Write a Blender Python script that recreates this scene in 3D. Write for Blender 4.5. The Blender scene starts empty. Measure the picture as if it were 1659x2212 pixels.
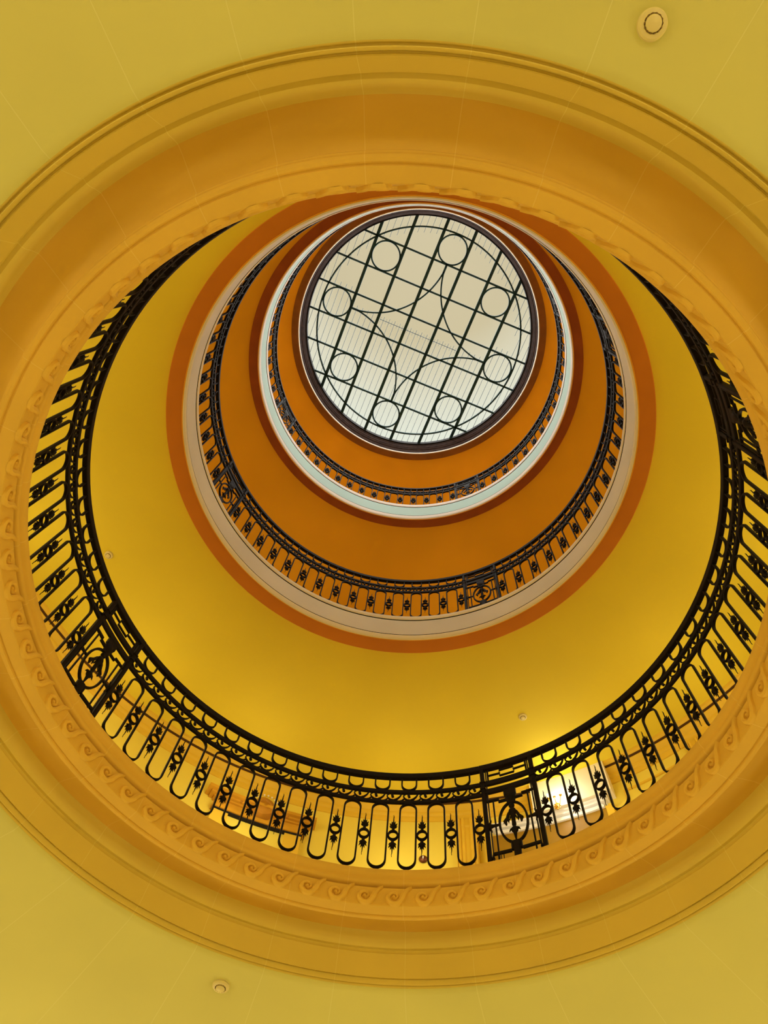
import bpy, math, random
from mathutils import Vector, Matrix
random.seed(7)
C = bpy.context.scene.collection
U = 4.0            # metres per unit of the profile tables
Z0 = 1.5           # camera height above the ground floor
PI = math.pi
R = math.radians

# ------------------------------------------------------------------ materials
def new_mat(name, col, rough=.6, metal=0.0, spec=.3, noise=0.0, nscale=3.0, bump=0.0):
    m = bpy.data.materials.new(name); m.use_nodes = True
    nt = m.node_tree; b = nt.nodes['Principled BSDF']
    b.inputs['Base Color'].default_value = (*col, 1)
    b.inputs['Roughness'].default_value = rough
    b.inputs['Metallic'].default_value = metal
    b.inputs['Specular IOR Level'].default_value = spec
    if noise > 0:
        tc = nt.nodes.new('ShaderNodeTexCoord')
        n = nt.nodes.new('ShaderNodeTexNoise'); n.inputs['Scale'].default_value = nscale
        n.inputs['Detail'].default_value = 1.6
        nt.links.new(tc.outputs['Object'], n.inputs['Vector'])
        r = nt.nodes.new('ShaderNodeMapRange')
        r.inputs['From Min'].default_value = .3; r.inputs['From Max'].default_value = .7
        r.inputs['To Min'].default_value = 1-noise; r.inputs['To Max'].default_value = 1+noise
        nt.links.new(n.outputs['Fac'], r.inputs['Value'])
        mx = nt.nodes.new('ShaderNodeVectorMath'); mx.operation = 'SCALE'
        mx.inputs[0].default_value = col
        nt.links.new(r.outputs[0], mx.inputs['Scale'])
        nt.links.new(mx.outputs[0], b.inputs['Base Color'])
        if bump > 0:
            bp = nt.nodes.new('ShaderNodeBump'); bp.inputs['Strength'].default_value = bump
            bp.inputs['Distance'].default_value = .004
            n2 = nt.nodes.new('ShaderNodeTexNoise'); n2.inputs['Scale'].default_value = 60
            nt.links.new(tc.outputs['Object'], n2.inputs['Vector'])
            nt.links.new(n2.outputs['Fac'], bp.inputs['Height'])
            nt.links.new(bp.outputs[0], b.inputs['Normal'])
    return m

def jointed(name, col, jcol, pitch=10.0, off=-2.7, width=.0016, **k):
    """plaster with thin pale radial joints every `pitch` degrees round the axis"""
    m = new_mat(name, col, **k)
    nt = m.node_tree; b = nt.nodes['Principled BSDF']
    src = b.inputs['Base Color'].links[0].from_socket if b.inputs['Base Color'].links else None
    tc = nt.nodes.new('ShaderNodeTexCoord')
    sp = nt.nodes.new('ShaderNodeSeparateXYZ'); nt.links.new(tc.outputs['Object'], sp.inputs[0])
    def M(op, a, bb=None):
        n = nt.nodes.new('ShaderNodeMath'); n.operation = op
        for i, v in enumerate((a, bb)):
            if v is None: continue
            if isinstance(v, (int, float)): n.inputs[i].default_value = v
            else: nt.links.new(v, n.inputs[i])
        return n.outputs[0]
    an = M('ARCTAN2', sp.outputs['Y'], sp.outputs['X'])
    q = M('DIVIDE', M('SUBTRACT', an, R(off)), R(pitch))
    d = M('ABSOLUTE', M('SUBTRACT', M('FRACT', M('ADD', q, 100.5)), .5))
    rad = M('SQRT', M('ADD', M('MULTIPLY', sp.outputs['X'], sp.outputs['X']), M('MULTIPLY', sp.outputs['Y'], sp.outputs['Y'])))
    dist = M('MULTIPLY', M('MULTIPLY', d, R(pitch)), rad)
    f = M('LESS_THAN', dist, width)
    mix = nt.nodes.new('ShaderNodeMix'); mix.data_type = 'RGBA'
    nt.links.new(f, mix.inputs[0])
    if src: nt.links.new(src, mix.inputs[6])
    else: mix.inputs[6].default_value = (*col, 1)
    mix.inputs[7].default_value = (*jcol, 1)
    nt.links.new(mix.outputs[2], b.inputs['Base Color'])
    return m

GOLD = (.78, .47, .035)
M_ceil1 = jointed('pale_gold_plaster', (.74, .70, .19), (.81, .78, .27), noise=.03, nscale=1.2, rough=.8)
M_corn = jointed('gold_cornice_plaster', (.81, .505, .066), (.87, .60, .12), noise=.04, nscale=2.5, rough=.75)
M_outer = jointed('yellow_moulding_plaster', (.80, .62, .11), (.86, .72, .18), noise=.03, nscale=2.0, rough=.75)
M_scroll = new_mat('gold_scroll_plaster', (.83, .52, .068), noise=.05, nscale=6, rough=.7)
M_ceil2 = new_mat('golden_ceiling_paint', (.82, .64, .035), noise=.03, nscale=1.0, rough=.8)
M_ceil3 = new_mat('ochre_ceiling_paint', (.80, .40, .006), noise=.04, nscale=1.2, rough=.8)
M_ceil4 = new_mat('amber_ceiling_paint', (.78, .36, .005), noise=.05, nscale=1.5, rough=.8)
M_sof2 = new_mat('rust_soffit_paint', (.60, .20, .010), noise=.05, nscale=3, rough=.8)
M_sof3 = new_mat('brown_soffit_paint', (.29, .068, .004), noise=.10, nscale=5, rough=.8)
M_lip2 = new_mat('orange_lip_paint', (.82, .38, .02), noise=.04, nscale=3, rough=.7)
M_wall = new_mat('yellow_wall_paint', (.84, .66, .08), noise=.03, nscale=1.0, rough=.7)
M_wall_up = new_mat('ochre_wall_paint', (.78, .48, .03), noise=.03, nscale=1.0, rough=.7)
M_wcorn = new_mat('ochre_cornice_paint', (.78, .50, .035), noise=.04, nscale=3, rough=.7)
M_line = new_mat('dark_shadow_gap', (.10, .04, .005), rough=.9)
M_fas2 = new_mat('pinkish_grey_stone', (.80, .78, .74), noise=.05, nscale=2.0, rough=.6)
M_fas3 = new_mat('mint_painted_band', (.52, .82, .80), noise=.03, nscale=2.0, rough=.6)
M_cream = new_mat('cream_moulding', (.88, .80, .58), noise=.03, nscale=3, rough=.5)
M_white = new_mat('white_moulding', (.92, .90, .85), noise=.02, nscale=3, rough=.5)
M_joint = new_mat('black_joint', (.012, .010, .009), rough=.9)
M_iron = new_mat('black_iron', (.007, .0045, .0035), rough=.6, metal=.0, spec=.15, noise=.25, nscale=30)
M_teal = new_mat('dark_teal_steel', (.008, .040, .044), rough=.5, spec=.3)
M_bronze = new_mat('bronze_brown_wood', (.030, .014, .008), rough=.8, spec=.05, noise=.35, nscale=14)
M_floor = new_mat('pale_stone_floor', (.62, .50, .30), noise=.06, nscale=2, rough=.5)
M_wood = new_mat('orange_brown_wood', (.60, .30, .018), noise=.12, nscale=5, rough=.5)
M_wood2 = new_mat('darker_orange_wood', (.46, .20, .012), noise=.15, nscale=8, rough=.5)
M_wood3 = new_mat('ochre_brown_wood', (.34, .19, .012), noise=.12, nscale=5, rough=.5)
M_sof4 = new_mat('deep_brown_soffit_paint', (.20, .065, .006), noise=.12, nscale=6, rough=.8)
M_brass = new_mat('polished_brass', (.85, .55, .12), rough=.25, metal=1.0)
M_plastic = new_mat('ivory_plastic', (.82, .70, .28), rough=.45)
M_slot = new_mat('dark_slot', (.22, .14, .04), rough=.8)
M_copper = new_mat('copper_brown_metal', (.16, .055, .02), rough=.4, metal=.6)
M_candle = new_mat('ivory_candle', (.9, .85, .7), rough=.5)
M_flame = bpy.data.materials.new('lit_bulb'); M_flame.use_nodes = True
b = M_flame.node_tree.nodes['Principled BSDF']
b.inputs['Emission Color'].default_value = (1, .86, .55, 1); b.inputs['Emission Strength'].default_value = 1.6
M_glass = bpy.data.materials.new('skylight_glass'); M_glass.use_nodes = True
nt = M_glass.node_tree; nt.nodes.clear()
o_ = nt.nodes.new('ShaderNodeOutputMaterial'); tr = nt.nodes.new('ShaderNodeBsdfTransparent')
tr.inputs[0].default_value = (.97, .98, .96, 1)
gl = nt.nodes.new('ShaderNodeBsdfGlossy'); gl.inputs['Roughness'].default_value = .15
gl.inputs[0].default_value = (.9, .95, .9, 1)
mx = nt.nodes.new('ShaderNodeMixShader'); mx.inputs[0].default_value = .04
nt.links.new(tr.outputs[0], mx.inputs[1]); nt.links.new(gl.outputs[0], mx.inputs[2]); nt.links.new(mx.outputs[0], o_.inputs[0])

# ------------------------------------------------------------------ mesh helpers
class MB:
    def __init__(s): s.v = []; s.f = []; s.m = []
    def add(s, vs, fs, mi=0):
        n = len(s.v); s.v += [tuple(p) for p in vs]; s.f += [tuple(n+i for i in f) for f in fs]; s.m += [mi]*len(fs)
        return s
    def build(s, name, mats, parent=None, smooth=True, angle=35):
        me = bpy.data.meshes.new(name); me.from_pydata(s.v, [], s.f)
        if not isinstance(mats, (list, tuple)): mats = [mats]
        for m in mats: me.materials.append(m)
        me.polygons.foreach_set('material_index', s.m)
        me.validate(); me.update()
        import bmesh
        bm = bmesh.new(); bm.from_mesh(me)
        bmesh.ops.recalc_face_normals(bm, faces=bm.faces)
        bm.to_mesh(me); bm.free()
        if smooth:
            me.polygons.foreach_set('use_smooth', [True]*len(me.polygons))
            me.set_sharp_from_angle(angle=R(angle))
        o = bpy.data.objects.new(name, me); C.objects.link(o)
        if parent: o.parent = parent
        return o

def lathe(mb, prof, a0=0.0, a1=360.0, n=256, closed=False, mis=None, fn=None):
    """prof: [(r, z)] in metres; azimuth in world degrees; fn maps (r, a, z) to a point"""
    full = abs(a1-a0) >= 359.99
    k = n if full else n+1
    vs = []
    for i in range(k):
        a = R(a0+(a1-a0)*i/n)
        for (r, z) in prof:
            vs.append((r*math.cos(a), r*math.sin(a), z) if fn is None else fn(r, a, z))
    m = len(prof); segs = m if closed else m-1
    for i in range(n):
        i2 = (i+1) % k
        for j in range(segs):
            j2 = (j+1) % m
            mb_f = (i*m+j, i2*m+j, i2*m+j2, i*m+j2)
            mb.f.append(tuple(len(mb.v)+q for q in mb_f)); mb.m.append(mis[j] if mis else 0)
    if closed and not full:
        for i in (0, k-1):
            mb.f.append(tuple(len(mb.v)+i*m+j for j in range(m))); mb.m.append(0)
    mb.v += vs
    return mb

def P(rr, az, h):
    """frame azimuth (deg, as seen from below) to world; rr and h in units"""
    a = R(az); return Vector((rr*U*math.cos(a), -rr*U*math.sin(a), Z0+h*U))
def prof(l): return [(r*U, Z0+h*U) for r, h in l]

def tag(o, label=None, cat=None, group=None, kind=None):
    if label: o['label'] = label
    if cat: o['category'] = cat
    if group: o['group'] = group
    if kind: o['kind'] = kind
    return o
def empty(name, loc=(0, 0, 0), rz=0):
    o = bpy.data.objects.new(name, None); C.objects.link(o); o.location = loc; o.rotation_euler = (0, 0, rz)
    o.empty_display_size = .1
    return o
def part(o, label): o['label'] = label; return o

# ------------------------------------------------------------------ the setting
def struct(mb, name, mats, label, cat, **k):
    return tag(mb.build(name, mats, **k), label, cat, kind='structure')

# ground floor
struct(lathe(MB(), [(.001, 0), (2.0*U, 0), (2.0*U, -.3), (.001, -.3)], n=128), 'floor', M_floor, 'pale stone ground floor under the rotunda', 'floor')
struct(lathe(MB(), prof([(1.90, -.375), (1.90, .96), (1.96, .96), (1.96, -.375)]), n=128), 'wall_ground', M_wall, 'yellow round wall of the ground floor hall', 'wall')
# lowest ceiling with its flat field, running out to the wall
struct(lathe(MB(), prof([(.690, .880), (.6915, .8785), (.700, .875), (1.90, .875), (1.90, .95), (.690, .95)]), closed=True), 'ceiling', M_ceil1,
       'pale yellow flat ceiling around the lowest round opening, with fine radial joints', 'ceiling')
# opening 1: stepped mouldings, soffit, frieze, nosing
p1 = [(.690, .8805), (.6878, .8860), (.6858, .8860), (.6850, .8820), (.6838, .8815), (.6826, .8835), (.6820, .8920), (.6800, .8920), (.6788, .8890), (.6772, .8885),
      (.6690, .9270), (.6705, .9300), (.6700, .9350), (.6640, .9340), (.6605, .937), (.6590, .942), (.6575, .948), (.6545, .9545), (.6525, .9575),
      (.6515, .9575), (.6400, .9560), (.5935, .9390), (.5925, .9345), (.5905, .9330), (.5895, .9290), (.5880, .9255), (.5845, .9235), (.5805, .9240),
      (.5785, .9265), (.5765, .9265), (.5755, .9245), (.5650, .9252), (.5575, .9262), (.5565, .9275)]
struct(lathe(MB(), prof(p1+[(.5720, .9275), (.5720, .97), (.690, .97)]), closed=True, mis=[1]*18+[0]*100), 'trim_1', [M_corn, M_outer], 'stepped golden plaster mouldings and soffit ring around the lowest opening', 'moulding')
FR0, FR1 = (.5567, .9276), (.5560, .9615)
fr = struct(lathe(MB(), prof([FR0, FR1, (.5715, .9615), (.5715, .9276)]), closed=True), 'trim_2', M_corn, 'golden frieze band carved with running wave scrolls', 'frieze')
p2 = [(.5690, .9617), (.5700, .9625), (.5704, .9650), (.5700, .9672), (.5600, .9682), (.5562, .9697), (.5548, .9715), (.5545, .9745), (.5552, .9775), (.5575, .9795),
      (.5578, .9825), (.5560, .9845), (.5540, .9865), (.5530, .9900), (.5530, .9975), (.5540, 1.0)]
struct(lathe(MB(), prof(p2+[(.5700, 1.0), (.5720, .998), (.5720, .9617)]), closed=True), 'trim_3', M_corn, 'rounded golden nosing moulding at the edge of the lowest opening', 'moulding')
struct(lathe(MB(), prof([(.5725, .975), (.5725, 1.0), (1.20, 1.0), (1.20, .975)]), closed=True), 'floor', M_floor, 'stone floor of the lowest balcony', 'floor')

# wave scrolls on the frieze (70 of them, 5.143 degrees apart)
sx = FR1[0]-FR0[0]; sz = FR1[1]-FR0[1]; SL = math.hypot(sx, sz)
def frieze_pt(u, v, n):
    """u along the ring (units), v 0..1 up the slope, n out of the surface (units)"""
    rr = FR0[0]+sx*v; zz = FR0[1]+sz*v
    rr += -n*sz/SL; zz += n*sx/SL
    a = u/.5565
    return rr*math.cos(a)*U, -rr*math.sin(a)*U, Z0+zz*U
def scroll_mesh():
    mb = MB()
    pts = []; p = R(5.143)*.5565
    # tail from the top right, down and round into the curl
    tail = [(.66, 1.0, .06), (.56, .93, .14), (.47, .80, .20), (.40, .62, .24), (.35, .42, .26), (.29, .25, .25)]
    for u, v, w in tail: pts.append((u*p, v, w))
    for i in range(1, 26):
        t = i/25; a = R(-40-455*t); rad = .25*(1-t)**.75+.015
        pts.append((p*(.06+rad*1.0*math.cos(a)), .42+rad*1.45*math.sin(a), .20*(1-t)+.05))
    vs = []; k = len(pts)
    for i in range(k):
        a = pts[max(0, i-1)]; b = pts[min(k-1, i+1)]
        du = b[0]-a[0]; dv = (b[1]-a[1])*SL; L = math.hypot(du, dv) or 1
        nx, ny = -dv/L, du/L; w = pts[i][2]*p*.42
        for s, hgt in ((-1, -.0004), (-.8, .0040), (0, .0062), (.8, .0040), (1, -.0004)):
            vs.append(frieze_pt(pts[i][0]+nx*s*w, pts[i][1]+ny*s*w/SL, hgt))
    fs = [(i*5+j, (i+1)*5+j, (i+1)*5+j+1, i*5+j+1) for i in range(k-1) for j in range(4)]
    fs += [(0, 1, 2, 3, 4), tuple((k-1)*5+j for j in range(5))]
    mb.add(vs, fs)
    # central boss
    vs = []; fs = []
    for i in range(12):
        a = i*PI/6
        for q, hgt in ((1, -.0004), (.7, .004), (.0001, .0055)):
            vs.append(frieze_pt(p*(.055+.075*q*math.cos(a)), .42+.075*q*math.sin(a)*1.45, hgt))
    for i in range(12):
        j = (i+1) % 12
        for q in range(2): fs.append((i*3+q, j*3+q, j*3+q+1, i*3+q+1))
    mb.add(vs, fs)
    return mb
sc0 = scroll_mesh().build('wave_scroll', M_scroll, fr)
sc0.rotation_euler = (0, 0, R(99.49))
for i in range(1, 70):
    c = sc0.copy(); C.objects.link(c); c.parent = fr; c.rotation_euler = (0, 0, R(99.49+i*360/70))

# upper slabs
def slab(level, rb, hb, ht, rs, hceil, msof, mceil, mfas, mlip, mtop, cuts, ceil_label, soff_label, fas_label, n_fas, n_sof):
    c1, c2, c3, c4 = cuts   # heights: top of lower lip, (gap) start of band, end of band, start of top moulding
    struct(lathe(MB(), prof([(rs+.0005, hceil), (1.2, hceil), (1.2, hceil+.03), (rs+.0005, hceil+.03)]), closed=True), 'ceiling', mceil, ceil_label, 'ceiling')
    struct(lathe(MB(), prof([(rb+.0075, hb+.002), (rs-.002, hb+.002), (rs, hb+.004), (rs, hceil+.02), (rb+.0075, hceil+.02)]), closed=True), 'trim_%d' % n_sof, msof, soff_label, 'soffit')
    g = .0016
    pr = [(rb+.0074, hb+.0025), (rb+.006, hb), (rb+.0035, hb), (rb+.001, hb+.001), (rb, hb+.003), (rb, c1-.001), (rb+.001, c1), (rb+g+.002, c1), (rb+g+.002, c2), (rb+.0012, c2),
          (rb+.0012, c3), (rb+g+.002, c3), (rb+g+.002, c4), (rb+.0006, c4), (rb-.0004, c4+.002), (rb-.0004, ht-.003), (rb+.0006, ht), (rb+.02, ht), (rb+.02, hb+.02), (rb+.0074, hb+.02)]
    mi = []
    for i in range(len(pr)):
        if i < 2: mi.append(3)
        elif i < 6: mi.append(0)
        elif i in (6, 7, 8): mi.append(1)
        elif i == 9: mi.append(2)
        elif i in (10, 11, 12): mi.append(1)
        elif i < 18: mi.append(4)
        else: mi.append(2)
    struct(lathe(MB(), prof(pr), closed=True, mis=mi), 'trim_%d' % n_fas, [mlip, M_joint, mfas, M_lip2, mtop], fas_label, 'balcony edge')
    struct(lathe(MB(), prof([(rb+.021, ht-.03), (rb+.021, ht), (1.2, ht), (1.2, ht-.03)]), closed=True), 'floor', M_floor, 'stone floor of the %s balcony' % level, 'floor')

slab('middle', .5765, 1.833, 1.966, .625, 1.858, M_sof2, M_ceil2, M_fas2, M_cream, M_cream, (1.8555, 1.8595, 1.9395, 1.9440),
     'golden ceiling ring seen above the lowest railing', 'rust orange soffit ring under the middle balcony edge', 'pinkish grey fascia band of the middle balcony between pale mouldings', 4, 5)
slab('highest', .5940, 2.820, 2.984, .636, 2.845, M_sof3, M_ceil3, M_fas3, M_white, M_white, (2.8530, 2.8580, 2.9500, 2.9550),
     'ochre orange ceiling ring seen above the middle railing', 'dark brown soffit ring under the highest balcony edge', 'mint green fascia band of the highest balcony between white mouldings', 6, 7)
# top ceiling round the skylight
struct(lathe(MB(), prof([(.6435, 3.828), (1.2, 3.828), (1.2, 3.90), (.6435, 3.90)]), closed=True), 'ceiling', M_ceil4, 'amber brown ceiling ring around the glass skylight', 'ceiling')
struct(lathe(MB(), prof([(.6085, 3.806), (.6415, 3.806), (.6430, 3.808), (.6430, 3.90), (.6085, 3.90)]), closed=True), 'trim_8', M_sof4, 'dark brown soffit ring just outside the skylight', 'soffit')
struct(lathe(MB(), prof([(.6080, 3.806), (.6050, 3.8055), (.6035, 3.8075), (.6030, 3.812), (.6045, 3.8145), (.6080, 3.815)]), closed=True), 'trim_9', M_white, 'thin white ring moulding around the skylight', 'moulding')

# drum walls
struct(lathe(MB(), prof([(1.20, .975), (1.20, 1.90), (1.26, 1.90), (1.26, .975)]), n=192), 'wall_lower', M_wall, 'yellow round wall behind the lowest balcony', 'wall')
struct(lathe(MB(), prof([(1.20, 1.90), (1.20, 2.90), (1.26, 2.90), (1.26, 1.90)]), n=128), 'wall_middle', M_wall_up, 'ochre round wall behind the middle balcony', 'wall')
struct(lathe(MB(), prof([(1.20, 2.90), (1.20, 3.95), (1.26, 3.95), (1.26, 2.90)]), n=128), 'wall_upper', M_wall_up, 'ochre round wall behind the highest balcony', 'wall')
# cornice at the head of the lowest balcony wall
pc = [(1.2, 1.794), (1.1965, 1.794), (1.1955, 1.798), (1.1955, 1.812), (1.192, 1.814), (1.190, 1.818), (1.190, 1.826), (1.186, 1.828), (1.181, 1.833), (1.176, 1.836), (1.176, 1.8395), (1.179, 1.8400), (1.179, 1.8440), (1.172, 1.8455), (1.166, 1.850), (1.164, 1.858), (1.2, 1.858)]
mi = [0]*len(pc); mi[3] = 0; mi[10] = 1; mi[11] = 1; mi[12] = 1
struct(lathe(MB(), prof(pc), closed=True, mis=mi, n=192), 'trim_10', [M_wcorn, M_line], 'ochre cornice along the top of the lowest balcony wall', 'cornice')
# pilasters on that wall
def pilaster(az0, az1, n):
    mb = MB(); w = az1-az0
    xs = [0, .10, .14, .22, .26, .34, .38, .62, .66, .74, .78, .86, .90, 1]
    ds = [.006, .012, .012, .006, .010, .010, .005, .005, .010, .010, .006, .012, .012, .006]
    vs = []
    for h in (1.002, 1.10, 1.105, 1.760, 1.765, 1.79):
        e = .004 if h in (1.002, 1.10, 1.765, 1.79) else 0
        for x, d in zip(xs, ds): vs.append(P(1.2-d-e, az0+w*x, h))
    k = len(xs); fs = []
    for r in range(5):
        for j in range(k-1): fs.append((r*k+j, r*k+j+1, (r+1)*k+j+1, (r+1)*k+j))
    # returns to the wall
    for j in (0, k-1):
        b = len(vs)
        for h in (1.002, 1.79): vs.append(P(1.2, az0+w*xs[j], h))
        fs.append((j, 5*k+j, b+1, b))
    mb.add(vs, fs)
    return tag(mb.build('trim_%d' % n, M_wcorn), 'ochre fluted pilaster on the yellow wall, %s' % ('left of the lit doorway' if n == 11 else 'right of the lit doorway'), 'pilaster', kind='structure')
pilaster(-82.0, -78.9, 11)
pilaster(-47.2, -44.6, 12)

def boxpol(mb, a0, a1, h0, h1, r0, r1, n=8, mi=0):
    """curved box hugging the round wall: azimuth a0..a1, height h0..h1, radius r0 (inner)..r1"""
    vs = []; fs = []
    for i in range(n+1):
        a = a0+(a1-a0)*i/n
        vs += [P(r0, a, h0), P(r1, a, h0), P(r1, a, h1), P(r0, a, h1)]
    for i in range(n):
        for j in range(4): fs.append((i*4+j, (i+1)*4+j, (i+1)*4+(j+1) % 4, i*4+(j+1) % 4))
    fs += [(0, 1, 2, 3), (n*4, n*4+3, n*4+2, n*4+1)]
    mb.add(vs, fs, mi); return mb

# door 1: wooden surround with an entablature and carved crest
d1 = empty('door_1', P(1.2, -110.8, 1.0)); tag(d1, 'wooden doorway with orange brown entablature and carved crest, behind the lower left railing', 'door', kind='structure')
def ch(mb, name, m, par, **k):
    o = mb.build(name, m, **k); o.parent = par; o.matrix_parent_inverse = Matrix.Translation(-Vector(par.location)); return o
mb = MB()
boxpol(mb, -117.6, -103.9, 1.667, 1.680, 1.176, 1.2); boxpol(mb, -117.2, -104.3, 1.680, 1.702, 1.184, 1.2)
boxpol(mb, -117.8, -103.7, 1.702, 1.708, 1.178, 1.2); boxpol(mb, -118.4, -103.1, 1.708, 1.714, 1.170, 1.2); boxpol(mb, -119.0, -102.5, 1.714, 1.724, 1.160, 1.2)
ch(mb, 'entablature', M_wood, d1)
ch(boxpol(MB(), -117.4, -104.1, 1.6625, 1.667, 1.180, 1.2), 'shadow_gap', M_joint, d1)
mb = MB(); boxpol(mb, -117.4, -115.0, 1.002, 1.6625, 1.183, 1.2, 3); boxpol(mb, -106.6, -104.2, 1.002, 1.6625, 1.183, 1.2, 3)
ch(mb, 'jamb', M_wcorn, d1)
mb = MB(); boxpol(mb, -115.0, -106.6, 1.002, 1.55, 1.190, 1.2)
for a0, a1 in ((-114.4, -111.2), (-110.4, -107.2)):
    for h0, h1 in ((1.04, 1.25), (1.28, 1.52)): boxpol(mb, a0, a1, h0, h1, 1.187, 1.191, 4)
ch(mb, 'door_leaf', M_wood2, d1)
ch(boxpol(MB(), -115.0, -106.6, 1.555, 1.6625, 1.1915, 1.2), 'transom', M_wall, d1)
mb = MB()   # carved crest: shield with side volutes and beads
vs = []; fs = []; n = 24
for i in range(n):
    a = 2*PI*i/n
    for q, dr in ((1, 1.186), (.8, 1.166), (.45, 1.160), (.40, 1.164), (.0001, 1.158)):
        w = 1.9*(1+.12*math.cos(5*a))*q; hh = .040*(1+.10*math.cos(3*a))*q
        vs.append(P(dr, -110.3+w*math.cos(a), 1.722+hh*math.sin(a)))
for i in range(n):
    for q in range(4): fs.append((i*5+q, ((i+1) % n)*5+q, ((i+1) % n)*5+q+1, i*5+q+1))
mb.add(vs, fs)
def sphere(mb, c, r, n=10, m=7, mi=0, sc=(1, 1, 1)):
    vs = []; fs = []
    for j in range(m+1):
        t = PI*j/m
        for i in range(n):
            a = 2*PI*i/n; vs.append((c[0]+r*sc[0]*math.sin(t)*math.cos(a), c[1]+r*sc[1]*math.sin(t)*math.sin(a), c[2]+r*sc[2]*math.cos(t)))
    for j in range(m):
        for i in range(n): fs.append((j*n+i, j*n+(i+1) % n, (j+1)*n+(i+1) % n, (j+1)*n+i))
    mb.add(vs, fs, mi); return mb
for s in (-1, 1):
    for i in range(16):
        a = i*R(28); rr = .9*(1-i/18)
        sphere(mb, P(1.172, -110.3+s*(2.6+rr*math.cos(a)), 1.712+.018*(1-i/18)*math.sin(a)), .022*(1-i/24), 7, 5)
ch(mb, 'carved_crest', M_wood2, d1)
mb = MB()
for i in range(7):
    a = R(35+i*18); sphere(mb, P(1.168, -110.3+1.9*math.cos(a), 1.726+.040*math.sin(a)), .012, 7, 5)
ch(mb, 'crest_beads', M_cream, d1)

# door 2: brown doorhead below white double mouldings, beside the lit sconce
d2 = empty('door_2', P(1.2, -69, 1.0)); tag(d2, 'brown wooden doorway under white double mouldings, below the lit wall sconce', 'door', kind='structure')
mb = MB(); boxpol(mb, -76.4, -60.6, 1.703, 1.712, 1.178, 1.2, 10); boxpol(mb, -76.2, -60.8, 1.714, 1.7205, 1.183, 1.2, 10)
boxpol(mb, -76.8, -60.2, 1.7235, 1.731, 1.176, 1.2, 10); boxpol(mb, -77.2, -59.8, 1.731, 1.7375, 1.170, 1.2, 10)
ch(mb, 'head_moulding', M_white, d2)
mb = MB(); boxpol(mb, -76.0, -61.0, 1.712, 1.714, 1.190, 1.2, 10); boxpol(mb, -76.0, -61.0, 1.7205, 1.7235, 1.190, 1.2, 10)
ch(mb, 'shadow_gap', M_wood, d2)
mb = MB(); boxpol(mb, -77.0, -60.4, 1.002, 1.703, 1.184, 1.2, 10)
for a0, a1 in ((-75.8, -69.6), (-67.8, -61.6)):
    for h0, h1 in ((1.05, 1.33), (1.38, 1.60)): boxpol(mb, a0, a1, h0, h1, 1.180, 1.185, 6)
ch(mb, 'door_leaf', M_wood3, d2)
mb = MB()
for a0, a1, h0, h1 in ((-78.0, -77.0, 1.002, 1.703), (-60.4, -59.4, 1.002, 1.703)): boxpol(mb, a0, a1, h0, h1, 1.178, 1.2, 2)
ch(mb, 'jamb', M_wcorn, d2)

tag(boxpol(MB(), -70.4, -58.8, 1.7385, 1.8575, 1.160, 1.2, 10).build('trim_15', M_cream), 'cream panel painted as the sconce glow on the wall, above the brown doorway', 'painted glow', kind='structure')  # pale panel added to put the sconce glow into the wall colour
# wall panels (picture-rail mouldings on the yellow wall)
def frame_mould(a0, a1, h0, h1, n, label):
    mb = MB(); w = .35
    boxpol(mb, a0, a1, h0, h0+.006, 1.195, 1.2, 6); boxpol(mb, a0, a1, h1-.006, h1, 1.195, 1.2, 6)
    boxpol(mb, a0, a0+w, h0, h1, 1.195, 1.2, 1); boxpol(mb, a1-w, a1, h0, h1, 1.195, 1.2, 1)
    tag(mb.build('trim_%d' % n, M_wcorn), label, 'moulding', kind='structure')
frame_mould(-57.5, -49.5, 1.10, 1.752, 13, 'thin rectangular wall moulding between the lit doorway and its right pilaster')
frame_mould(-101.0, -84.0, 1.10, 1.600, 14, 'thin rectangular wall moulding to the right of the carved doorway')

# ------------------------------------------------------------------ wrought iron railings
R0 = .587
def rp(u, z, d=0.0):
    """ironwork point: u along the ring (units at R0), z height above balcony floor (units), d radial outward (units); local to the root"""
    s = u/R0; r = R0+d
    return ((r*math.cos(s)-R0)*U, -r*math.sin(s)*U, z*U)
def D(deg): return R(deg)*R0
def ribbon(mb, path, w, depth=.0062, closed=False, widths=None):
    k = len(path); vs = []; fs = []
    for i in range(k):
        a = path[(i-1) % k] if closed else path[max(0, i-1)]
        b = path[(i+1) % k] if closed else path[min(k-1, i+1)]
        du, dz = b[0]-a[0], b[1]-a[1]; L = math.hypot(du, dz) or 1
        nx, nz = -dz/L, du/L; ww = (widths[i] if widths else w)/2
        u, z = path[i]
        c = .3*min(ww, depth/2)
        for s, dd in ((-1, -.7), (-.7, -1), (.7, -1), (1, -.7), (1, .7), (.7, 1), (-.7, 1), (-1, .7)):
            vs.append(rp(u+nx*s*ww, z+nz*s*ww, dd*depth/2))
    for i in range(k if closed else k-1):
        i2 = (i+1) % k
        for j in range(8): fs.append((i*8+j, i2*8+j, i2*8+(j+1) % 8, i*8+(j+1) % 8))
    if not closed: fs += [tuple(range(8)), tuple((k-1)*8+7-j for j in range(8))]
    mb.add(vs, fs); return mb
def arc(cx, cz, rx, rz, a0, a1, n=12):
    return [(cx+rx*math.cos(R(a0+(a1-a0)*i/n)), cz+rz*math.sin(R(a0+(a1-a0)*i/n))) for i in range(n+1)]
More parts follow.
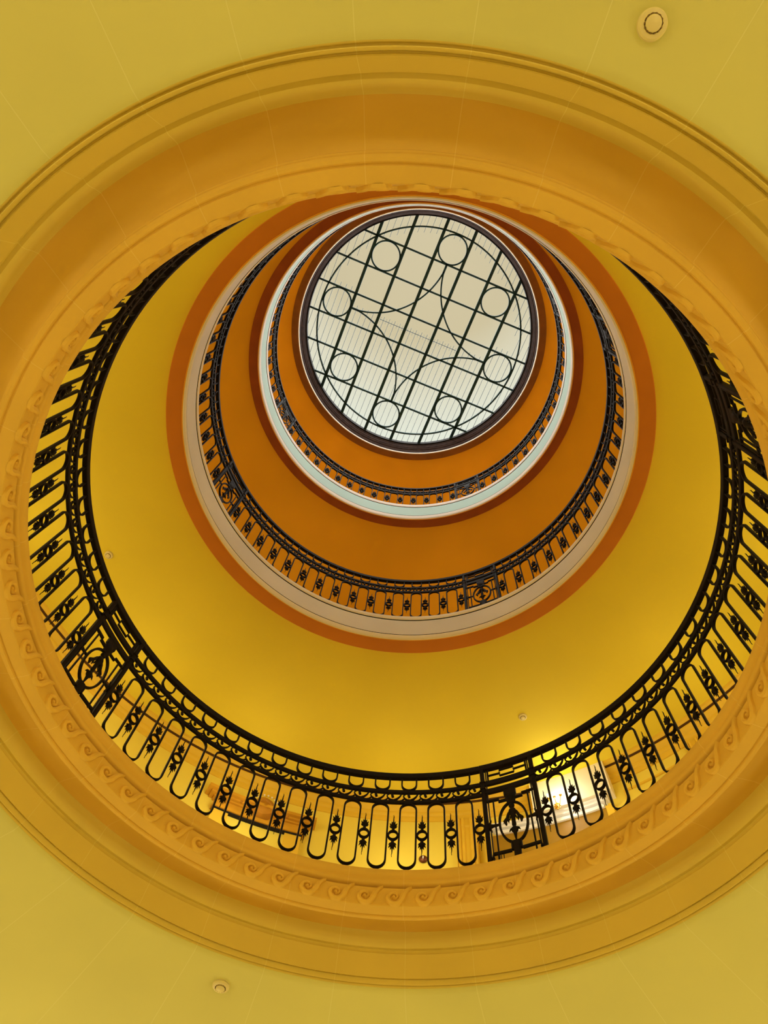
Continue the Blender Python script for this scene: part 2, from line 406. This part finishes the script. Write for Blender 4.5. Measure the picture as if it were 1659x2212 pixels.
def rail(mb, s0, s1, z0, z1, d0, d1, n=40, bev=.0012):
    vs = []; fs = []
    pr = [(d0+bev, z0), (d1-bev, z0), (d1, z0+bev), (d1, z1-bev), (d1-bev, z1), (d0+bev, z1), (d0, z1-bev), (d0, z0+bev)]
    for i in range(n+1):
        u = D(s0+(s1-s0)*i/n)
        for d, z in pr: vs.append(rp(u, z, d))
    for i in range(n):
        for j in range(8): fs.append((i*8+j, (i+1)*8+j, (i+1)*8+(j+1) % 8, i*8+(j+1) % 8))
    fs += [tuple(range(8)), tuple(n*8+7-j for j in range(8))]
    mb.add(vs, fs); return mb
def spin(mb, u, zs, n=10, ry=1.0):
    """small turned piece: zs = [(z, r)] about a vertical axis at u"""
    vs = []; fs = []
    for z, r in zs:
        for i in range(n):
            a = 2*PI*i/n; vs.append(rp(u+r*math.cos(a), z, r*ry*math.sin(a)))
    for j in range(len(zs)-1):
        for i in range(n): fs.append((j*n+i, j*n+(i+1) % n, (j+1)*n+(i+1) % n, (j+1)*n+i))
    fs += [tuple(range(n)), tuple((len(zs)-1)*n+n-1-i for i in range(n))]
    mb.add(vs, fs); return mb

def leaf(mb, u0, z0, u1, z1, w, d=.0050):
    """pointed leaf from (u0,z0) to tip (u1,z1)"""
    L = math.hypot(u1-u0, z1-z0); tx, tz = (u1-u0)/L, (z1-z0)/L; nx, nz = -tz, tx
    ring = [(0, .35), (.35, 1), (.7, .6), (1, .02)]
    vs = []; fs = []
    for t, k in ring:
        c = (u0+tx*L*t, z0+tz*L*t)
        for sx_, sd in ((-1, 0), (0, -1), (1, 0), (0, 1)): vs.append(rp(c[0]+nx*sx_*w*k/2, c[1]+nz*sx_*w*k/2, sd*d*k/2))
    for i in range(3):
        for j in range(4): fs.append((i*4+j, (i+1)*4+j, (i+1)*4+(j+1) % 4, i*4+(j+1) % 4))
    fs += [(0, 1, 2, 3), (12, 13, 14, 15)]
    mb.add(vs, fs)

PITCH = 5.5
HALF = 39.85         # half the angle of a section, post to post
Zt = .2685           # underside of the handrail
section_parts = []
def make_section():
    root = empty('railing_section', (0, 0, 0))
    rail(MB(), -HALF+.52, HALF-.52, .2690, .2830, -.0052, .0052).build('handrail', M_iron, root)
    rail(MB(), -HALF+.42, HALF-.42, .2250, .2345, -.0032, .0032).build('middle_rail', M_iron, root)
    rail(MB(), -HALF+.42, HALF-.42, .1965, .2045, -.0032, .0032).build('lower_rail', M_iron, root)
    rail(MB(), -HALF+.42, HALF-.42, .0200, .0270, -.0035, .0035).build('bottom_rail', M_iron, root)
    p = D(PITCH)
    hw = .0163
    for i in range(14):
        u = D(-35.75+PITCH*i)
        # hairpin loop: rounded head and foot
        path = arc(u, .178, hw, .0175, 0, 180, 12)+arc(u, .052, hw, .0185, 180, 360, 12)
        if i == 0:
            lp = MB(); ribbon(lp, [(x-u, z) for x, z in path], .0034, closed=True)
            L0 = lp.build('baluster_loop', M_iron, root)
            up = MB(); ribbon(up, [(-.0153, Zt+.001)]+arc(0, .2510, .0153, .0160, 180, 360, 12)+[(.0153, Zt+.001)], .0032)
            U0 = up.build('hanging_arch', M_iron, root)
            set_u(L0, u); set_u(U0, u)
        else:
            for q in (L0, U0):
                c = q.copy(); C.objects.link(c); c.parent = root; set_u(c, u)
    for i in range(15):
        u = D(-38.5+PITCH*i)
        if i == 0:
            mb = MB(); ribbon(mb, [(x, z) for x, z in arc(0, .112, .0092, .0106, 0, 360, 20)[:-1]], .0032, .0060, closed=True)
            for s in (-1, 1): ribbon(mb, [(s*.0095, .112), (s*.0122, .112)], .0042, .003)
            g = mb.build('ring', M_iron, root); set_u(g, u)
            fi = []
            for s in (1, -1):
                zc = .112+s*.0115
                mb = MB()
                zs = [(0, .0022), (.0025, .0032), (.005, .0026), (.008, .0042), (.012, .0050), (.017, .0048), (.020, .0030), (.024, .0013), (.034, .0008), (.038, .0003)]
                if s < 0: zs = [(z*.92, r) for z, r in zs]
                spin(mb, 0, [(zc+s*z, r) for z, r in zs], 8, 1.0)
                for sg in (-1, 1):
                    leaf(mb, sg*.0034, zc+s*.010, sg*.0075, zc+s*.021, .0034); leaf(mb, sg*.0020, zc+s*.016, sg*.0038, zc+s*.0255, .0026)
                    leaf(mb, sg*.0040, zc+s*.0075, sg*.0078, zc+s*.0125, .0028)
                ribbon(mb, [(0, zc+s*.030), (.0008*s, zc+s*.036), (-.0004, zc+s*.041)], .0010, .001)
                f_ = mb.build('finial', M_iron, g); fi.append(f_)
        else:
            c = g.copy(); C.objects.link(c); c.parent = root; set_u(c, u)
            for f_ in fi: d = f_.copy(); C.objects.link(d); d.parent = c
    sp = 2*HALF/24
    for i in range(24):
        u = D(-HALF+sp*(i+.5)); w = D(sp)
        if i == 0:
            mb = MB()
            path = [(.50*w, .2240), (.40*w, .2165), (.25*w, .2105), (.05*w, .2062), (-.15*w, .2075), (-.30*w, .2120), (-.37*w, .2175), (-.34*w, .2225), (-.26*w, .2240)]
            ribbon(mb, path, .003, .0042, widths=[.0022, .0026, .0034, .0040, .0034, .0028, .0024, .0022, .0020])
            ribbon(mb, [(-.05*w, .2245), (-.06*w, .2200), (-.02*w, .2165), (.05*w, .2170)], .003, .0042, widths=[.0050, .0050, .0058, .0030])
            ribbon(mb, [(-.34*w, .2105), (-.46*w, .2060), (-.56*w, .2050)], .0026, .003)
            S0 = mb.build('wave_curl', M_iron, root); set_u(S0, u)
        else:
            c = S0.copy(); C.objects.link(c); c.parent = root; set_u(c, u)
    return root
def set_u(o, u):
    """slide a part built at u=0 along the ring"""
    s = u/R0
    o.rotation_euler = (0, 0, -s)
    o.location = ((R0*math.cos(s)-R0)*U, -R0*math.sin(s)*U, 0)

def make_panel():
    root = empty('medallion_grille', (0, 0, 0)); H = 5.15
    for s in (-1, 1):
        mb = MB(); u = D(s*H)
        for du, w, dd in ((0, .0085, .009), (-s*.0075, .0022, .005)):
            ribbon(mb, [(u+du, .004), (u+du, .272)], w, dd)
        ribbon(mb, [(u-.0065, .006), (u+.0065, .006)], .010, .012)
        for z in (.214, .232): ribbon(mb, [(u-.0058, z), (u+.0058, z)], .0040, .012)
        mb.build('post', M_iron, root)
    rail(MB(), -H-.46, H+.46, .2685, .2835, -.0052, .0052, 12).build('handrail', M_iron, root)
    mb = MB(); rail(mb, -H, H, .2225, .2360, -.003, .003, 12); rail(mb, -H, H, .1990, .2125, -.003, .003, 12)
    mb.build('middle_rail', M_iron, root)
    mb = MB()   # key fret between handrail and middle rail
    e = D(H)
    for s in (-1, 1): ribbon(mb, [(s*e*.78, .2365), (s*e*.78, .269)], .0036, .004)
    ribbon(mb, [(-e*.78, .2515), (-e*.30, .2515), (-e*.30, .2605), (e*.28, .2605), (e*.28, .2525), (e*.78, .2525)], .0032, .004)
    ribbon(mb, [(-e*.30, .2535), (-e*.30, .2445), (e*.28, .2445), (e*.28, .2530)], .0032, .004)
    mb.build('key_fret', M_iron, root)
    mb = MB()   # stepped upper bracket
    rail(mb, -1.2, 1.2, .183, .200, -.003, .003, 4)
    ribbon(mb, [(-e*.93, .1990), (-e*.93, .1790), (-e*.45, .1790), (-e*.45, .1725), (-e*.18, .1725)], .0060, .005)
    ribbon(mb, [(e*.93, .1990), (e*.93, .1790), (e*.45, .1790), (e*.45, .1725), (e*.18, .1725)], .0042, .005)
    ribbon(mb, [(-e*.14, .186), (-e*.10, .172), (-e*.07, .163)], .009, .005); ribbon(mb, [(e*.14, .186), (e*.10, .172), (e*.07, .163)], .009, .005)
    spin(mb, 0, [(.186, .008), (.176, .010), (.168, .0075), (.162, .004)], 10, .6)
    mb.build('upper_bracket', M_iron, root)
    mb = MB(); ribbon(mb, arc(0, .112, .0275, .0500, 0, 360, 40)[:-1], .0042, .0055, closed=True)
    med = mb.build('medallion', M_iron, root)
    mb = MB()   # ornament in the medallion: ball, bud with drooping leaves, stem, tulip and spike
    spin(mb, 0, [(.160, .001), (.158, .0045), (.154, .0062), (.150, .0052), (.147, .0022)], 12, .8)
    spin(mb, 0, [(.147, .0022), (.144, .0060), (.139, .0080), (.133, .0075), (.129, .0045), (.112, .0040), (.104, .0045), (.100, .0025), (.098, .0048), (.093, .0075), (.088, .0060), (.085, .0038), (.072, .0020), (.062, .0006)], 12, .7)
    for s in (-1, 1):
        ribbon(mb, [(s*.003, .142), (s*.008, .134), (s*.0115, .124), (s*.0165, .117), (s*.0150, .108)], .004, .004, widths=[.004, .0055, .006, .0075, .0028])
        leaf(mb, s*.010, .126, s*.0095, .110, .005); leaf(mb, s*.014, .121, s*.0205, .112, .005)
        leaf(mb, s*.005, .098, s*.0115, .088, .005)
        leaf(mb, s*.004, .130, s*.0075, .116, .004)
    mb.build('medallion_ornament', M_iron, med)
    for s in (-1, 1):
        mb = MB()
        ribbon(mb, [(s*D(3.45), .024), (s*D(3.45), .182)], .0030, .0035)
        mb.build('inner_bar', M_iron, root)
        mb = MB()   # fleuron on the post pointing to the medallion
        ribbon(mb, [(s*.0275, .113), (s*D(3.9), .113), (s*D(H), .113)], .004, .004, widths=[.0034, .0060, .0100])
        leaf(mb, s*D(4.7), .113, s*D(3.35), .113, .012, .006)
        for t in (-1, 1):
            leaf(mb, s*D(4.7), .113+t*.004, s*D(4.15), .113+t*.0165, .0055, .004); leaf(mb, s*D(5.0), .113+t*.006, s*D(4.75), .113+t*.021, .0045, .004)
        mb.build('fleuron', M_iron, root)
    mb = MB()   # foot: stepped bar with centre block
    ribbon(mb, [(-e, .0365), (-e*.86, .0365), (-e*.86, .0455), (-e*.2, .0455)], .0060, .005)
    ribbon(mb, [(e, .0365), (e*.86, .0365), (e*.86, .0455), (e*.2, .0455)], .0060, .005)
    rail(mb, -H, H, .0200, .0270, -.0035, .0035, 8)
    ribbon(mb, [(-.0085, .062), (-.0085, .046)], .004, .006); ribbon(mb, [(.0085, .062), (.0085, .046)], .004, .006)
    ribbon(mb, [(0, .064), (0, .028)], .013, .008)
    for x in (-e*.7, -e*.6, -e*.5): ribbon(mb, [(x, .046), (x, .027)], .0012, .003)
    mb.build('foot_bar', M_iron, root)
    return root
def copy_tree(o, parent=None):
    c = o.copy(); C.objects.link(c)
    if parent: c.parent = parent
    for q in list(o.children): copy_tree(q, c)
    return c
sec0 = make_section(); pan0 = make_panel()
levels = [('lowest', 'largest', 1.001, 1.0, 1.0), ('middle', 'mid-sized', 1.9665, 1.021, 1.0), ('highest', 'smallest', 2.978, 1.040, .915)]
sec_pos = {-111.9: 'between left and bottom medallion grilles', -21.9: 'between bottom and right medallion grilles',
           68.1: 'above its right medallion grille', 158.1: 'above its left medallion grille'}
pan_pos = {-66.9: 'bottom one', -156.9: 'left one', 23.1: 'right one', 113.1: 'upper left one'}
first = True
for nm, sz_, hb, sr, szz in levels:
    for kk, (dct, proto) in enumerate(((sec_pos, sec0), (pan_pos, pan0))):
        for az, txt in dct.items():
            o = proto if (first and az == list(dct)[0]) else copy_tree(proto)
            a = -R(az); rr = R0*sr*U
            o.location = (rr*math.cos(a), rr*math.sin(a), Z0+hb*U); o.rotation_euler = (0, 0, a); o.scale = (sr, sr, szz)
            if kk == 0: tag(o, 'black looped iron railing on the %s balcony, %s' % (nm, txt), 'railing', 'railing sections of the %s balcony' % nm)
            else: tag(o, 'black iron grille with oval medallion in the %s balcony railing, %s' % (nm, txt), 'iron grille', 'medallion grilles of the %s balcony railing' % nm)
    first = False

# ------------------------------------------------------------------ skylight
HS = 3.918
W1 = empty('window_1', (0, 0, Z0+HS*U)); tag(W1, 'round glass skylight with dark grid, small circles and a four-pointed star', 'skylight', kind='structure')
GA = R(68.3)
def sk(x, y, dz=0.0):
    """skylight plane, x along the grid direction at frame azimuth 68.3, y at +90; local to W1, units"""
    X = x*math.cos(GA)-y*math.sin(GA); Y = x*math.sin(GA)+y*math.cos(GA)
    return (X*U, -Y*U, dz*U)
def bar(mb, pts, w, d=.010, closed=False, z0=-.006):
    k = len(pts); vs = []; fs = []
    for i in range(k):
        a = pts[(i-1) % k] if closed else pts[max(0, i-1)]; b = pts[(i+1) % k] if closed else pts[min(k-1, i+1)]
        dx, dy = b[0]-a[0], b[1]-a[1]; L = math.hypot(dx, dy) or 1; nx, ny = -dy/L, dx/L
        for s, z in ((-1, z0+d), (-1, z0+.002), (-.6, z0), (.6, z0), (1, z0+.002), (1, z0+d)):
            vs.append(sk(pts[i][0]+nx*s*w/2, pts[i][1]+ny*s*w/2, z))
    for i in range(k if closed else k-1):
        i2 = (i+1) % k
        for j in range(6): fs.append((i*6+j, i2*6+j, i2*6+(j+1) % 6, i*6+(j+1) % 6))
    if not closed: fs += [tuple(range(6)), tuple((k-1)*6+5-j for j in range(6))]
    mb.add(vs, fs); return mb
RW = .586
offs = (-.375, -.225, -.075, .075, .225, .375)
for i, q in enumerate(offs):
    L = math.sqrt(RW**2-q*q)
    bar(MB(), [(-L, q), (L, q)], .0155, .012).build('grid_bar', M_teal, W1)
    bar(MB(), [(q, -L), (q, L)], .0100, .010).build('cross_bar', M_teal, W1)
circ = lambda cx, cy, r, n: [(cx+r*math.cos(2*PI*i/n), cy+r*math.sin(2*PI*i/n)) for i in range(n)]
bar(MB(), circ(0, 0, .528, 120), .0085, .009, True).build('inner_ring', M_teal, W1)
spots = [(.45, 0), (0, .45), (-.45, 0), (0, -.45), (.30, .30), (-.30, .30), (-.30, -.30), (.30, -.30)]
for cx, cy in spots:
    mb = MB(); bar(mb, circ(cx, cy, .0715, 48), .0084, .009, True)
    for a in range(4):
        ca, sa = math.cos(a*PI/2), math.sin(a*PI/2)
        bar(mb, [(cx+ca*.0715-sa*.011, cy+sa*.0715+ca*.011), (cx+ca*.0715+sa*.011, cy+sa*.0715-ca*.011)], .0055, .009)
    mb.build('small_circle', M_teal, W1)
ac, ar = .3856, .388
for sx_, sy_ in ((1, 1), (-1, 1), (-1, -1), (1, -1)):
    a0 = math.atan2(-ac+.0, .34-ac); pts = []
    th0 = math.atan2(0-ac, .34-ac); th1 = math.atan2(.34-ac, 0-ac)
    if th1 > 0: th1 -= 2*PI
    for i in range(33):
        t = th0+(th1-th0)*i/32; pts.append((sx_*(ac+ar*math.cos(t)), sy_*(ac+ar*math.sin(t))))
    bar(MB(), pts, .0084, .009).build('star_arc', M_teal, W1)
for a in range(4):
    ca, sa = math.cos(a*PI/2), math.sin(a*PI/2)
    bar(MB(), [(ca*.330, sa*.330), (ca*.378, sa*.378)], .0115, .009).build('star_tip', M_teal, W1)
# thin glazing bars of the outer roof, seen through the panes
mb = MB()
for i in range(-19, 20):
    if i % 5 == 0 and i % 2: pass
    q = i*.030+.015
    if any(abs(q-o) < .008 for o in offs): continue
    L = math.sqrt(max(0, .582**2-q*q))
    if L < .05: continue
    bar(mb, [(-L, q), (.02 if abs(q) < .4 else .10, q)], .0027, .003, z0=.010)
    e = max(.10, math.sqrt(max(0, .50**2-q*q)))
    if L > e: bar(mb, [(e, q), (L, q)], .0024, .003, z0=.010)
part(mb.build('glazing_bars', M_teal, W1), 'hair-thin parallel glazing bars above the panes')
mb = MB(); bar(mb, [(.0, -.214), (.0, .214)], .0036, .003, z0=.010)
for i in range(-7, 8): bar(mb, [(-.014, i*.03), (.014, i*.03)], .0016, .003, z0=.0105)
mb.build('ridge_bar', M_teal, W1)
mb = MB(); vs = [sk(0, 0, .004)]+[sk(x, y, .004) for x, y in circ(0, 0, .590, 128)]
mb.add(vs, [(0, i+1, (i+1) % 128+1) for i in range(128)])
mb.build('glass', M_glass, W1, smooth=False)
# frame mouldings
pf = [(.5785, HS-.010), (.5785, HS+.012), (.5800, HS+.014)]
mb = lathe(MB(), [((r)*U, (h-HS)*U) for r, h in [(.5785, HS-.014), (.5865, HS-.014), (.5880, HS+.02), (.5785, HS+.02)]], closed=True, n=192)
mb.build('rim', M_joint, W1)
pm = [(.5866, HS-.013), (.5845, HS-.018), (.5855, HS-.026), (.5885, HS-.030), (.5895, HS-.036), (.5880, HS-.044), (.5895, HS-.052), (.5925, HS-.056), (.5930, HS-.064), (.5950, HS-.070),
      (.5985, HS-.074), (.5990, HS-.082), (.6005, HS-.090), (.6030, HS-.098), (.6045, HS-.1025), (.6085, HS-.1028), (.6085, HS-.013)]
mb = lathe(MB(), [(r*U, (h-HS)*U) for r, h in pm], closed=True, n=256)
mb.build('frame', M_bronze, W1)
# roof deck around the skylight keeps the attic dark
struct(lathe(MB(), prof([(.588, 3.945), (1.30, 3.945), (1.30, 3.97), (.588, 3.97)]), closed=True, n=96), 'ceiling', M_sof3, 'roof deck around the skylight', 'roof')

# ------------------------------------------------------------------ small fittings
def detector(x, y, h, size, label, par_az=0):
    o = empty('smoke_detector', (x*U, -y*U, Z0+h*U), par_az); tag(o, label, 'smoke detector')
    s = size
    lathe(MB(), [(.0001, -.004), (s*.9, -.004), (s, -.001), (s, .0), (.0001, 0)], n=40).build('base', M_plastic, o)
    mb = lathe(MB(), [(s*.95, -.004), (s*.98, -.012), (s*.88, -.020), (s*.62, -.024), (s*.60, -.018), (s*.54, -.018), (s*.52, -.030), (s*.35, -.036), (.0001, -.038)], n=40)
    mb.build('cover', M_plastic, o)
    mb = MB()
    for i in range(14):
        a = 2*PI*i/14; c, sn = math.cos(a), math.sin(a)
        vs = []
        for rr, w in ((s*.52, .0028), (s*.63, .0034)):
            for t in (-1, 1):
                for z in (-.0265, -.017): vs.append((rr*c-sn*w*t, rr*sn+c*w*t, z))
        mb.add(vs, [(0, 1, 3, 2), (4, 6, 7, 5), (0, 2, 6, 4), (1, 5, 7, 3), (0, 4, 5, 1), (2, 3, 7, 6)])
    mb.build('slots', M_slot, o, smooth=False)
    return o
detector(.2650, .6980, .875, .060, 'flat round smoke detector on the lowest ceiling near the top right corner')
detector(-.2808, -.6978, .875, .060, 'small domed smoke detector on the lowest ceiling at the lower left')
detector(.3543, -.8433, 1.858, .050, 'small round smoke detector on the golden ceiling above the bottom medallion grille')
detector(-.8361, -.3479, 1.858, .048, 'small round smoke detector on the golden ceiling near the left railing')

# round copper fixture on the yellow wall
o = empty('wall_bell', P(1.2, -86.8, 1.647), R(86.8)); tag(o, 'small round copper brown bell on the yellow wall behind the bottom railing', 'bell')
def spinx(l, n=32):
    mb = MB(); vs = []; fs = []
    for x, r in l:
        for i in range(n): a = 2*PI*i/n; vs.append((-x, r*math.cos(a), r*math.sin(a)))
    for j in range(len(l)-1):
        for i in range(n): fs.append((j*n+i, j*n+(i+1) % n, (j+1)*n+(i+1) % n, (j+1)*n+i))
    mb.add(vs, fs); return mb
spinx([(0, .020), (.012, .020), (.012, .001)], 16).build('mount', M_slot, o)
spinx([(.010, .050), (.016, .052), (.026, .048), (.040, .034), (.046, .016), (.047, .0005)]).build('gong', M_copper, o)
mb = MB(); bx = [(-.052, -.006, -.022), (-.052, .006, -.022), (-.052, .006, .012), (-.052, -.006, .012), (-.044, -.006, -.022), (-.044, .006, -.022), (-.044, .006, .012), (-.044, -.006, .012)]
mb.add(bx, [(0, 1, 2, 3), (4, 7, 6, 5), (0, 4, 5, 1), (1, 5, 6, 2), (2, 6, 7, 3), (3, 7, 4, 0)]); mb.build('bright_plate', M_white, o)

# brass wall sconces
def tube(mb, pts, r, n=8, mi=0):
    vs = []; fs = []; k = len(pts)
    pts = [Vector(p) for p in pts]
    for i in range(k):
        t = (pts[min(k-1, i+1)]-pts[max(0, i-1)]).normalized()
        a = Vector((0, 1, 0)) if abs(t.y) < .9 else Vector((1, 0, 0))
        u = t.cross(a).normalized(); v = t.cross(u)
        rr = r[i] if isinstance(r, list) else r
        for j in range(n): q = 2*PI*j/n; vs.append(pts[i]+u*rr*math.cos(q)+v*rr*math.sin(q))
    for i in range(k-1):
        for j in range(n): fs.append((i*n+j, (i+1)*n+j, (i+1)*n+(j+1) % n, i*n+(j+1) % n))
    fs += [tuple(range(n)), tuple((k-1)*n+n-1-j for j in range(n))]
    mb.add(vs, fs, mi)
def sconce():
    root = empty('wall_sconce')
    mb = MB()
    sphere(mb, (-.015, 0, 0), .05, 14, 8, sc=(.35, 1, 1.4)); sphere(mb, (-.03, 0, -.09), .022, 10, 6)
    for a in range(8):
        q = a*PI/4; sphere(mb, (-.012, .055*math.cos(q), .075*math.sin(q)), .018, 8, 5, sc=(.6, 1, 1))
    mb.build('back_plate', M_brass, root)
    for s in (-1, 0, 1):
        mb = MB(); y = s*.12
        pts = []
        for i in range(13):
            t = i/12; pts.append((-.03-.13*t, y*t, -.02-.06*math.sin(t*PI)+.10*t*t))
        tube(mb, pts, .0075); e = Vector(pts[-1])
        sphere(mb, e+Vector((0, 0, .004)), .028, 12, 6, sc=(1, 1, .35))
        for q in range(6):
            t = q*PI/3; sphere(mb, e+Vector((.026*math.cos(t), .026*math.sin(t), .010)), .008, 6, 4)
        arm = mb.build('arm', M_brass, root)
        mb = MB(); tube(mb, [e+Vector((0, 0, .008)), e+Vector((0, 0, .085))], .011, 10); mb.build('candle', M_candle, arm)
        mb = MB(); sphere(mb, e+Vector((0, 0, .108)), .016, 10, 8, sc=(1, 1, 1.7)); mb.build('bulb', M_flame, arm)
    return root
s0 = sconce()
def put_sconce(o, az, h, rr, label):
    o.location = P(rr, az, h); o.rotation_euler = (0, 0, -R(az)); tag(o, label, 'wall lamp')
s0.scale = (.62, .62, .62)
put_sconce(s0, -66.8, 1.738, 1.1585, 'lit brass wall sconce with curved arms beside the bottom medallion grille')

# ------------------------------------------------------------------ light
def point(name, loc, power, col, size=.12):
    l = bpy.data.lights.new(name, 'POINT'); l.energy = power; l.color = col; l.shadow_soft_size = size
    o = bpy.data.objects.new(name, l); C.objects.link(o); o.location = loc; return o
WARM = (1.0, .90, .66)
for i in range(8):    # unseen fill lights added round the hall to brighten the lowest ceiling
    point('ground_fill', P(1.55, i*45+20, .30), 72, (1.0, .97, .88), .25)
for i in range(14):   # unseen fill lights added behind the lowest railing to brighten the golden ceiling
    point('balcony_fill', P(1.04, i*360/14-12, 1.60), 12.5, WARM, .25)
for i in range(8):  # unseen fill lights added for the middle balcony
    point('balcony_fill', P(1.04, i*45+10, 2.40), 16, WARM, .15)
for i in range(8):  # unseen fill lights added for the highest balcony
    point('balcony_fill', P(1.02, i*45+10, 3.38), 13, WARM, .15)
point('sconce_lamp', P(1.115, -66.0, 1.765), 5.5, (1.0, .95, .85), .05)

# sky
w = bpy.data.worlds.new('sky'); bpy.context.scene.world = w; w.use_nodes = True
nt = w.node_tree; bg = nt.nodes['Background']
tc = nt.nodes.new('ShaderNodeTexCoord'); sp = nt.nodes.new('ShaderNodeSeparateXYZ')
nt.links.new(tc.outputs['Generated'], sp.inputs[0])
ac_ = nt.nodes.new('ShaderNodeMath'); ac_.operation = 'ARCCOSINE'; nt.links.new(sp.outputs['Z'], ac_.inputs[0])
dv = nt.nodes.new('ShaderNodeMath'); dv.operation = 'DIVIDE'; dv.inputs[1].default_value = PI/2; nt.links.new(ac_.outputs[0], dv.inputs[0])
cr = nt.nodes.new('ShaderNodeValToRGB'); nt.links.new(dv.outputs[0], cr.inputs[0])
el = cr.color_ramp.elements
el[0].position = 0.0; el[0].color = (.68, .59, .39, 1)
el[1].position = .085; el[1].color = (.66, .57, .37, 1)
for p_, c_ in ((.125, (.77, .73, .56, 1)), (.165, (.82, .85, .73, 1)), (.20, (.85, .90, .82, 1)), (.26, (1, 1, 1, 1)), (1.0, (1, 1, 1, 1))):
    e_ = el.new(p_); e_.color = c_
st = nt.nodes.new('ShaderNodeMapRange'); st.interpolation_type = 'SMOOTHSTEP'
st.inputs['From Min'].default_value = .20; st.inputs['From Max'].default_value = .30
st.inputs['To Min'].default_value = 1.0; st.inputs['To Max'].default_value = 7.5
nt.links.new(dv.outputs[0], st.inputs['Value'])
nt.links.new(cr.outputs[0], bg.inputs['Color']); nt.links.new(st.outputs[0], bg.inputs['Strength'])

# ------------------------------------------------------------------ camera
F, ZX, ZY, PHI = 1596.0, 927.4, 499.4, -.09398
KR = .508
z = Vector((ZX-829.5, -(ZY-1106), F)).normalized()
x = (Vector((1, 0, 0))-z[0]*z).normalized(); y = z.cross(x)
Rm = Matrix((x, y, z))
fl = lambda v: Vector((v[0], -v[1], v[2]))
right = fl(Rm @ Vector((1, 0, 0))); up = fl(Rm @ Vector((0, 1, 0))); fwd = fl(Rm @ Vector((0, 0, 1)))
cm = bpy.data.cameras.new('camera'); cam = bpy.data.objects.new('camera', cm); C.objects.link(cam)
loc = fl(Vector((-math.sin(PHI)*KR*U, math.cos(PHI)*KR*U, 0))); loc.z = Z0
m = Matrix((right, up, -fwd)).transposed().to_4x4(); m.translation = loc
cam.matrix_world = m
cm.sensor_fit = 'HORIZONTAL'; cm.sensor_width = 36; cm.lens = F/1659*36; cm.clip_start = .05; cm.clip_end = 200
bpy.context.scene.camera = cam
vs_ = bpy.context.scene.view_settings
vs_.view_transform = 'Standard'; vs_.look = 'None'; vs_.exposure = 0; vs_.gamma = 1; vs_.use_curve_mapping = False
